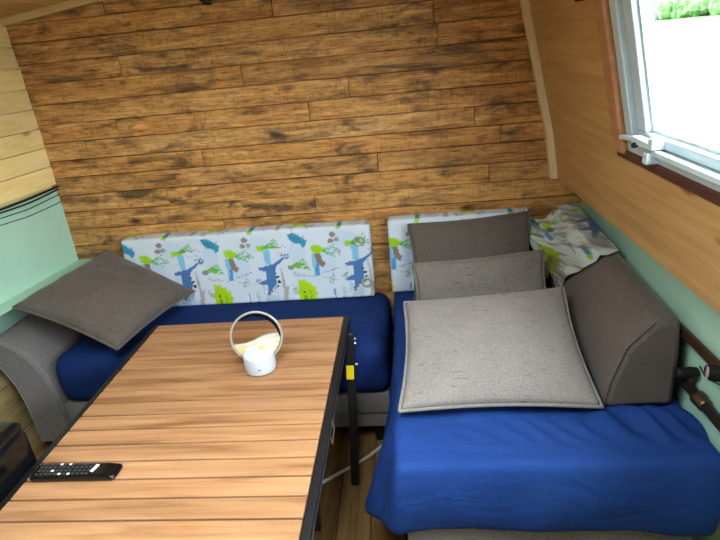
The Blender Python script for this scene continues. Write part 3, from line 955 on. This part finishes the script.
for (x, z) in ((-0.188, 0.664), (-0.172, 0.500)):
    mb = MB()
    yy = 1.8125 + 0.03 * (z - 0.436) / 0.286
    mb.tube([(x + 0.017 * math.cos(t), yy, z + 0.017 * math.sin(t)) for t in np.linspace(0, 2 * math.pi, 25)], 0.0055, 8)
    part(mb, 'eyelet', M_SILVER, cov, smooth=True)
root, cov = dino_cushion('pale dinosaur print back cushion behind the chaise pillows', -0.080, 0.440, 0.446, 0.728, 1.820, 1.885, 250)

# dinosaur cloth draped over the far end of the bolster
cl = None
nu, nv = 110, 120
A = Vector((0.432, 1.868, 0.735))
def bol_surf(t, u):
    r = bol_ring(t)[1:5]
    r[0] = r[0] + Vector((-0.004, 0, -0.035))
    r[3] = r[3] + Vector((0.006, 0, 0))
    L = [0.0]
    for a, b in zip(r[:-1], r[1:]): L.append(L[-1] + (b - a).length)
    q = u * L[-1]
    for k in range(3):
        if q <= L[k + 1] + 1e-9:
            return r[k].lerp(r[k + 1], (q - L[k]) / (L[k + 1] - L[k]))
    return r[3]
vs = []
for i in range(nu + 1):
    u = i / nu                                     # 0 = lower left edge, 1 = along the ridge
    for j in range(nv + 1):
        v = j / nv                                 # 0 = back, 1 = front hem
        hem = float(np.interp(u, [0, 0.2, 0.45, 0.72, 0.88, 1.0], [1.665, 1.630, 1.545, 1.455, 1.440, 1.465]))
        y = 1.868 + (hem - 1.868) * v
        p = bol_surf((y - 1.095) / 0.78, u)
        w = (1 - u) ** 1.2 * max(0.0, 1 - v) ** 0.75
        p = p.lerp(A + Vector((0.02 * u, 0, 0)), min(1, w))
        nrm = Vector((-0.80, -0.10, 0.58))
        fold = 0.006 * math.sin(v * 17 - u * 10 + 3 * nz(u * 3, v * 3)) + 0.004 * nz(u * 9, v * 12, 2)
        vs.append(p + Vector((-0.035 * math.sin(math.pi * min(1.0, v * 1.1)) * (1 - u) ** 2, 0, 0)) + nrm * (0.012 + 0.014 * math.sin(math.pi * u) * (1 - 0.7 * v) + fold * min(1.0, 0.4 + 2 * math.sin(math.pi * u))))
mb = MB(); mb.add(vs, grid_faces(nu, nv))
cl = mb.build('draped_cloth', M_PRINT, None, smooth='all')
uu, vv = np.meshgrid(np.arange(nu + 1) / nu, np.arange(nv + 1) / nv, indexing='ij')
set_print(cl, np.stack([150 + uu.ravel() * 360 + vv.ravel() * 60, 30 + vv.ravel() * 400 + 30 * uu.ravel()], 1), (0.92, 0.87, 0.76))
pc_ = np.zeros(len(cl.data.vertices) * 4); cl.data.attributes['print'].data.foreach_get('color', pc_); pc_ = pc_.reshape(-1, 4)
for q, (a_, b_) in enumerate(zip(uu.ravel(), vv.ravel())):          # printed brown-grey brush strokes running across the cloth
    st_ = nz(a_ * 3 + b_ * 2.2, b_ * 9 - a_ * 7, 4.0) + 0.5 * nz(a_ * 8, b_ * 30 - a_ * 22, 9.0)
    k_ = min(1.0, max(0.0, (st_ + 0.02) * 3.2))
    pc_[q, :3] = pc_[q, :3] * (1 - 0.7 * k_) + np.array([0.17, 0.145, 0.10]) * 0.7 * k_
cl.data.attributes['print'].data.foreach_set('color', pc_.ravel())
sol = cl.modifiers.new('thickness', 'SOLIDIFY'); sol.thickness = 0.003
tag(cl, 'creased cream dinosaur print cloth draped over the far end of the bolster', 'cloth')

# ------------------------------------------------------------------ slatted camping table
TZ = 0.520
TX0, TX1 = -0.866, -0.231
tab = thing('table', 'slatted teak folding table with black metal frame in the foreground', 'table', (-0.55, 0.92, 0))
edges = [1.5135, 1.4532, 1.4030, 1.3530, 1.3010, 1.2480, 1.1950, 1.1420, 1.0890, 1.0360, 0.9820, 0.9280, 0.8730, 0.8190, 0.7660, 0.7120]
while edges[-1] > 0.36: edges.append(edges[-1] - 0.0537)
mb = MB()
for a, b in zip(edges[:-1], edges[1:]):
    mb.box(TX0, TX1, b + 0.0022, a - 0.0022, TZ - 0.012, TZ, random.random(), bev=0.002)
part(mb, 'tabletop', M_SLAT, tab)
YF, YB = edges[-1] - 0.004, 1.5145
mb = MB()
mb.box(TX0 - 0.020, TX0 - 0.0005, YF, YB + 0.006, TZ - 0.030, TZ - 0.003, bev=0.003)
part(mb, 'side_rail', M_BLACK, tab)
mb = MB()
mb.box(TX1 + 0.0005, TX1 + 0.020, YF, YB + 0.006, TZ - 0.030, TZ - 0.003, bev=0.003)
rail = part(mb, 'side_rail', M_BLACK, tab)
mb = MB(); mb.box(TX1 + 0.0195, TX1 + 0.0215, YF + 0.02, 1.35, TZ - 0.019, TZ - 0.0165)
part(mb, 'trim_line', M_STEEL, rail)
mb = MB(); mb.box(TX0, TX1, YB - 0.004, YB + 0.006, TZ - 0.030, TZ - 0.012, bev=0.002); part(mb, 'end_rail', M_BLACK, tab)
mb = MB(); mb.box(TX0, TX1, YF, YF + 0.012, TZ - 0.030, TZ - 0.012, bev=0.002); part(mb, 'end_rail', M_BLACK, tab)
mb = MB()
for y in (1.25, 0.92, 0.6): mb.box(TX0, TX1, y - 0.012, y + 0.012, TZ - 0.030, TZ - 0.0125)
part(mb, 'cross_rail', M_BLACK, tab)
# latch plate on the right rail
mb = MB()
mb.tube([(TX1 + 0.022, 1.000, 0.506), (TX1 + 0.024, 1.000, 0.490), (TX1 + 0.024, 0.955, 0.482), (TX1 + 0.022, 0.955, 0.500)], 0.0022, 8)
mb.box(TX1 + 0.018, TX1 + 0.024, 0.995, 1.007, 0.502, 0.510)
part(mb, 'latch', M_STEEL, tab, smooth=True)
def leg_mb(a, b, w=0.027):
    mb = MB(); mb.bar(a, b, w, w, up=(0, 1, 0.3)); return mb
lg = part(leg_mb((-0.207, 1.440, 0.498), (-0.226, 1.312, 0.0)), 'leg', M_BLACK, tab, bevel=0.003)
mb = MB(); mb.bar((-0.2110, 1.4070 - 0.0135, 0.406), (-0.2128, 1.3965 - 0.0135, 0.362), 0.024, 0.003, up=(0, -1, 0.25))
part(mb, 'sticker', M_YELLOW, lg)
for (y, z) in ((1.432, 0.480), (1.428, 0.466), (1.412, 0.398)):
    mb = MB(); mb.tube([(-0.196, y, z), (-0.188, y, z)], 0.0045, 10); part(mb, 'bolt', M_STEEL, lg, smooth=True)
part(leg_mb((-0.255, 0.90, 0.500), (-0.330, 1.140, 0.0), 0.026), 'leg', M_BLACK, tab, bevel=0.003)
part(leg_mb((-0.880, 1.440, 0.498), (-0.870, 1.312, 0.0)), 'leg', M_BLACK, tab, bevel=0.003)
part(leg_mb((-0.840, 0.93, 0.500), (-0.780, 1.165, 0.0), 0.024), 'leg', M_BLACK, tab, bevel=0.003)
for sx in (TX0 + 0.03, TX1 - 0.03):
    part(leg_mb((sx, 0.42, 0.498), (sx, 0.50, 0.0)), 'leg', M_BLACK, tab, bevel=0.003)

# ------------------------------------------------------------------ sand-art lamp
lamp = thing('sand_lamp', 'round glass sand picture lamp on a white base standing on the table', 'lamp', (-0.432, 1.236, TZ))
yaw = math.radians(8); tilt = math.radians(12)
LC = Vector((-0.440, 1.243, 0.612))
ax_x = Vector((math.cos(yaw), math.sin(yaw), 0)); ax_n = Vector((math.sin(yaw), -math.cos(yaw), 0))
up_ = Vector((0, 0, 1))
ax_z = (up_ * math.cos(tilt) - ax_n * math.sin(tilt)); ax_n2 = (ax_n * math.cos(tilt) + up_ * math.sin(tilt))
def disc_pt(x, z, n): return LC + ax_x * x + ax_z * z + ax_n2 * n
mb = MB(); prof = [(0.0, 0.0), (0.036, 0.0), (0.042, 0.004), (0.0435, 0.012), (0.0435, 0.040), (0.042, 0.052), (0.037, 0.056), (0.0, 0.056)]
mb.lathe(prof, 40, (-0.436, 1.222, TZ + 0.0003))
bs = part(mb, 'lamp_base', M_WHITEPL, lamp, smooth=True)
mb = MB(); mb.box(-0.430, -0.424, 1.1777, 1.1792, TZ + 0.022, TZ + 0.024); part(mb, 'indicator', M_RUBBER, bs)
R = 0.0705
mb = MB(); mb.tube([disc_pt(R * math.cos(t), R * math.sin(t), 0) for t in np.linspace(0, 2 * math.pi, 65)], 0.0034, 10)
part(mb, 'rim', M_SILVER, lamp, smooth=True)
mb = MB()
ts = np.linspace(math.radians(-4), math.radians(128), 40)
vs = []
for t in ts:
    wdt = 0.002 + 0.0065 * math.sin((t - ts[0]) / (ts[-1] - ts[0]) * math.pi) ** 0.6
    for n in (-0.006, 0.006):
        vs += [disc_pt((R - 0.003) * math.cos(t), (R - 0.003) * math.sin(t), n), disc_pt((R - 0.003 - wdt) * math.cos(t), (R - 0.003 - wdt) * math.sin(t), n)]
fs = []
for i in range(len(ts) - 1):
    a, b = i * 4, i * 4 + 4
    fs += [(a, b, b + 1, a + 1), (a + 2, a + 3, b + 3, b + 2), (a, a + 2, b + 2, b), (a + 1, b + 1, b + 3, a + 3)]
mb.add(vs, fs)
part(mb, 'rim_reflection', M_GLOSSBLACK, lamp, smooth=True)  # dark reflection in the rim, built as a black crescent
def sector(mb, r, n0, n1, fn_keep=None, cut=None):
    """disc slab, optionally only the part under the line z = cut(x)"""
    ts = np.linspace(0, 2 * math.pi, 73)[:-1]
    pts = [(r * math.cos(t), r * math.sin(t)) for t in ts]
    if cut:
        pts = [(x, min(z, cut(x))) for x, z in pts]
    m = len(pts)
    vs = [disc_pt(x, z, n0) for x, z in pts] + [disc_pt(x, z, n1) for x, z in pts]
    mb.add(vs, [tuple(range(m)), tuple(range(2 * m - 1, m - 1, -1))] + [(i, (i + 1) % m, (i + 1) % m + m, i + m) for i in range(m)])
mb = MB(); sector(mb, R - 0.003, -0.0055, 0.0055); part(mb, 'glass_disc', M_DISC, lamp)
mb = MB(); sector(mb, R - 0.005, -0.004, 0.0045, cut=lambda x: -0.006 + 0.20 * x + 0.003 * math.sin(x * 60)); part(mb, 'sand', M_SAND, lamp)

# ------------------------------------------------------------------ remote control
rem = thing('remote_control', 'black remote control lying on the left end of the slatted table', 'remote control', (-0.75, 0.826, TZ))
RX0, RX1, RY0, RY1 = -0.850, -0.657, 0.812, 0.855
def remdef(p, n):
    q = p.copy()
    if p.x > RX1 - 0.03:
        e = (p.x - RX1 + 0.03) / 0.03
        q.x -= 0.012 * e * max(0, (0.826 - p.y) / 0.023) * 0.5
        q.z -= 0.004 * e * (1 if n.z > 0 else 0)
    return q
mb = round_box(RX0, RX1, RY0, RY1, TZ, TZ + 0.016, 0.005, 0.004, remdef)
rb = part(mb, 'body', M_GLOSSBLACK, rem, smooth='all')
zb_ = TZ + 0.0155
whites = {(3, 1), (4, 3), (5, 0), (6, 3), (7, 0)}
for i in range(12):
    for j in range(4):
        x = RX0 + 0.014 + i * 0.0105; y = RY0 + 0.0085 + j * 0.0094
        mb = MB(); mb.box(x - 0.003, x + 0.003, y - 0.0024, y + 0.0024, zb_, zb_ + 0.002, bev=0.0008)
        part(mb, 'button', M_WHITEBTN if (i, j) in whites else M_GREYBTN, rem)
mb = MB(); mb.bar((RX0 + 0.138, RY0 + 0.013, zb_ + 0.001), (RX0 + 0.143, RY0 + 0.034, zb_ + 0.001), 0.007, 0.002); part(mb, 'button', M_WHITEBTN, rem)

# ------------------------------------------------------------------ glossy black appliance beside the table
app = thing('appliance', 'glossy black box appliance with rounded lid left of the table', 'appliance', (-1.02, 0.74, 0))
AX0, AX1, AY0, AY1, AZ = -1.16, -0.892, 0.56, 0.905, 0.606
mb = round_box(AX0, AX1, AY0, AY1, 0.0, AZ, 0.022, 0.012)
ab = part(mb, 'housing', M_GLOSSBLACK, app, smooth='all')
mb = round_box(AX0 + 0.004, AX1 - 0.004, AY0 + 0.004, AY1 - 0.004, AZ - 0.012, AZ + 0.016, 0.014, 0.012)
lid = part(mb, 'lid', M_GLOSSBLACK, app, smooth='all')
mb = MB(); cx, cy = -0.985, 0.855
mb.tube([(cx + 0.034 * math.cos(t), cy + 0.026 * math.sin(t), AZ + 0.017) for t in np.linspace(0, 2 * math.pi, 33)], 0.004, 8)
part(mb, 'dial_ring', M_STEEL, lid, smooth=True)
mb = MB(); mb.lathe([(0.0, 0.0), (0.022, 0.0), (0.022, 0.009), (0.018, 0.012), (0.0, 0.012)], 24, (cx, cy, AZ + 0.014)); part(mb, 'dial', M_MATBLACK, lid, smooth=True)
for i in range(7):
    y = 0.60 + i * 0.022
    mb = MB(); mb.box(AX1 - 0.004, AX1 + 0.0008, y - 0.005, y + 0.005, 0.47, 0.548, bev=0.0004); part(mb, 'vent_slot', M_MATBLACK, ab)

# ------------------------------------------------------------------ pipes and valves on the right wall
mb = MB(); mb.tube([(0.626, y, 0.641) for y in np.linspace(0.2, 1.86, 12)], 0.0115, 12)
tag(mb.build('heating_pipe', M_COPPER, smooth=True), 'copper brown pipe running level along the green wall above the others', 'pipe')
p2 = thing('heating_pipe', 'dark lower pipe with brass fitting along the green wall beside the chaise', 'pipe', (0.63, 1.0, 0.52))
mb = MB(); mb.tube([(0.630, y, 0.523) for y in np.linspace(0.2, 1.86, 12)], 0.0125, 12); part(mb, 'pipe', M_DARKPIPE, p2, smooth=True)
mb = MB()
mb.tube([(0.630, 1.035, 0.523), (0.630, 1.030, 0.523), (0.630, 1.018, 0.523), (0.630, 1.013, 0.523), (0.630, 0.998, 0.523), (0.630, 0.994, 0.523)], [0.014, 0.018, 0.018, 0.0155, 0.0165, 0.0135], 12)
part(mb, 'compression_fitting', M_BRASS, p2, smooth=True)
v1 = thing('pipe_valve', 'black valve cap with pale end face on the upper pipe at the right', 'valve', (0.62, 0.935, 0.64))
mb = MB(); mb.tube([(0.588, 0.945, 0.650), (0.591, 0.945, 0.650), (0.632, 0.925, 0.650), (0.636, 0.924, 0.650)], [0.014, 0.017, 0.017, 0.015], 20); part(mb, 'cap', M_MATBLACK, v1, smooth=True)
mb = MB(); mb.tube([(0.5858, 0.946, 0.650), (0.5885, 0.945, 0.650)], 0.0125, 20); part(mb, 'end_face', M_PINK, v1, smooth=True)
v2 = thing('pipe_valve', 'black ribbed valve knob peeping out behind the front end of the bolster', 'valve', (0.62, 1.075, 0.56))
mb = MB(); mb.tube([(0.596, 1.070, 0.562), (0.600, 1.070, 0.562), (0.612, 1.070, 0.562), (0.615, 1.070, 0.562), (0.628, 1.070, 0.562), (0.642, 1.070, 0.562)], [0.010, 0.013, 0.013, 0.011, 0.014, 0.012], 16); part(mb, 'knob', M_MATBLACK, v2, smooth=True)
mb = MB(); mb.tube([(0.628, 1.070, 0.562), (0.630, 1.070, 0.525)], 0.006, 8); part(mb, 'stem', M_BRASS, v2, smooth=True)
mb = MB(); mb.tube([(0.640, 1.06, 0.585), (0.636, 1.03, 0.580), (0.634, 1.00, 0.588), (0.632, 0.97, 0.600), (0.632, 0.945, 0.632)], 0.0016, 6)
tag(mb.build('thin_cable', M_CABLEB, smooth=True), 'thin loose wire between the two pipes on the green wall', 'cable')

# ------------------------------------------------------------------ white cable on the floor
pts = [(-0.62, 1.235, 0.007), (-0.50, 1.240, 0.007), (-0.42, 1.262, 0.007), (-0.349, 1.302, 0.007), (-0.282, 1.352, 0.007), (-0.235, 1.385, 0.007), (-0.190, 1.425, 0.007), (-0.12, 1.50, 0.007), (-0.10, 1.60, 0.007)]
mb = MB(); mb.tube(pts, 0.006, 10)
tag(mb.build('white_cable', M_CABLEW, smooth=True), 'white cable curving over the floorboards behind the black table leg', 'cable')

# ------------------------------------------------------------------ cables along the left wall under the pine boards
def wall_cable(zz, r, label, x_off=0.016):
    ys = np.linspace(0.9, 1.905, len(zz) * 4)
    zi = np.interp(ys, np.linspace(0.9, 1.905, len(zz)), zz)
    mb = MB(); mb.tube([(xl(y) + x_off + 0.003 * math.sin(y * 17 + r * 900), y, z) for y, z in zip(ys, zi)], r, 8)
    tag(mb.build('cable', M_CABLEB, smooth=True), label, 'cable')
wall_cable([0.938, 0.934, 0.936, 0.933, 0.932, 0.934, 0.938], 0.0042, 'thick black cable tucked tight under the pale pine boards')
wall_cable([0.932, 0.926, 0.922, 0.926, 0.922, 0.918, 0.928], 0.0028, 'black cable just below the thick one on the left wall', 0.012)
wall_cable([0.925, 0.918, 0.912, 0.915, 0.905, 0.897, 0.909], 0.0016, 'thin cable sagging lower on the mint green left wall', 0.008)
wall_cable([0.920, 0.912, 0.914, 0.908, 0.884, 0.872, 0.880], 0.0012, 'thinnest lowest sagging cable on the mint green left wall', 0.006)

# ------------------------------------------------------------------ small black fittings at the top edge of the picture
hook = thing('bracket', 'small black bracket fixed high on the plank wall near the ceiling', 'bracket', (-0.62, 1.915, 1.53))
mb = MB(); mb.box(-0.645, -0.575, 1.895, 1.9195, 1.511, 1.56, bev=0.004); part(mb, 'plate', M_GLOSSBLACK, hook)
mb = MB(); mb.tube([(-0.628, 1.893, 1.530), (-0.622, 1.880, 1.508), (-0.600, 1.880, 1.508)], 0.012, 10); part(mb, 'clip', M_GLOSSBLACK, hook, smooth=True)
mb = MB()
zz = 1.374
mb.box(panel_x(zz) - 0.014, panel_x(zz) - 0.002, 1.355, 1.405, zz, zz + 0.04, bev=0.003)
tag(mb.build('catch', M_MATBLACK), 'small dark catch on the varnished panel left of the window', 'catch')

# ------------------------------------------------------------------ repeats share a group
for o in COL.objects:
    if o.parent is None and 'label' in o:
        kind = o.name.split('.')[0]
        g = {'cushion': 'loose grey cushions on the seats', 'back_cushion': 'dinosaur print back cushions',
             'cable': 'cables along the left wall', 'heating_pipe': 'pipes on the right wall', 'pipe_valve': 'valves on the right wall'}.get(kind)
        if g: o['group'] = g
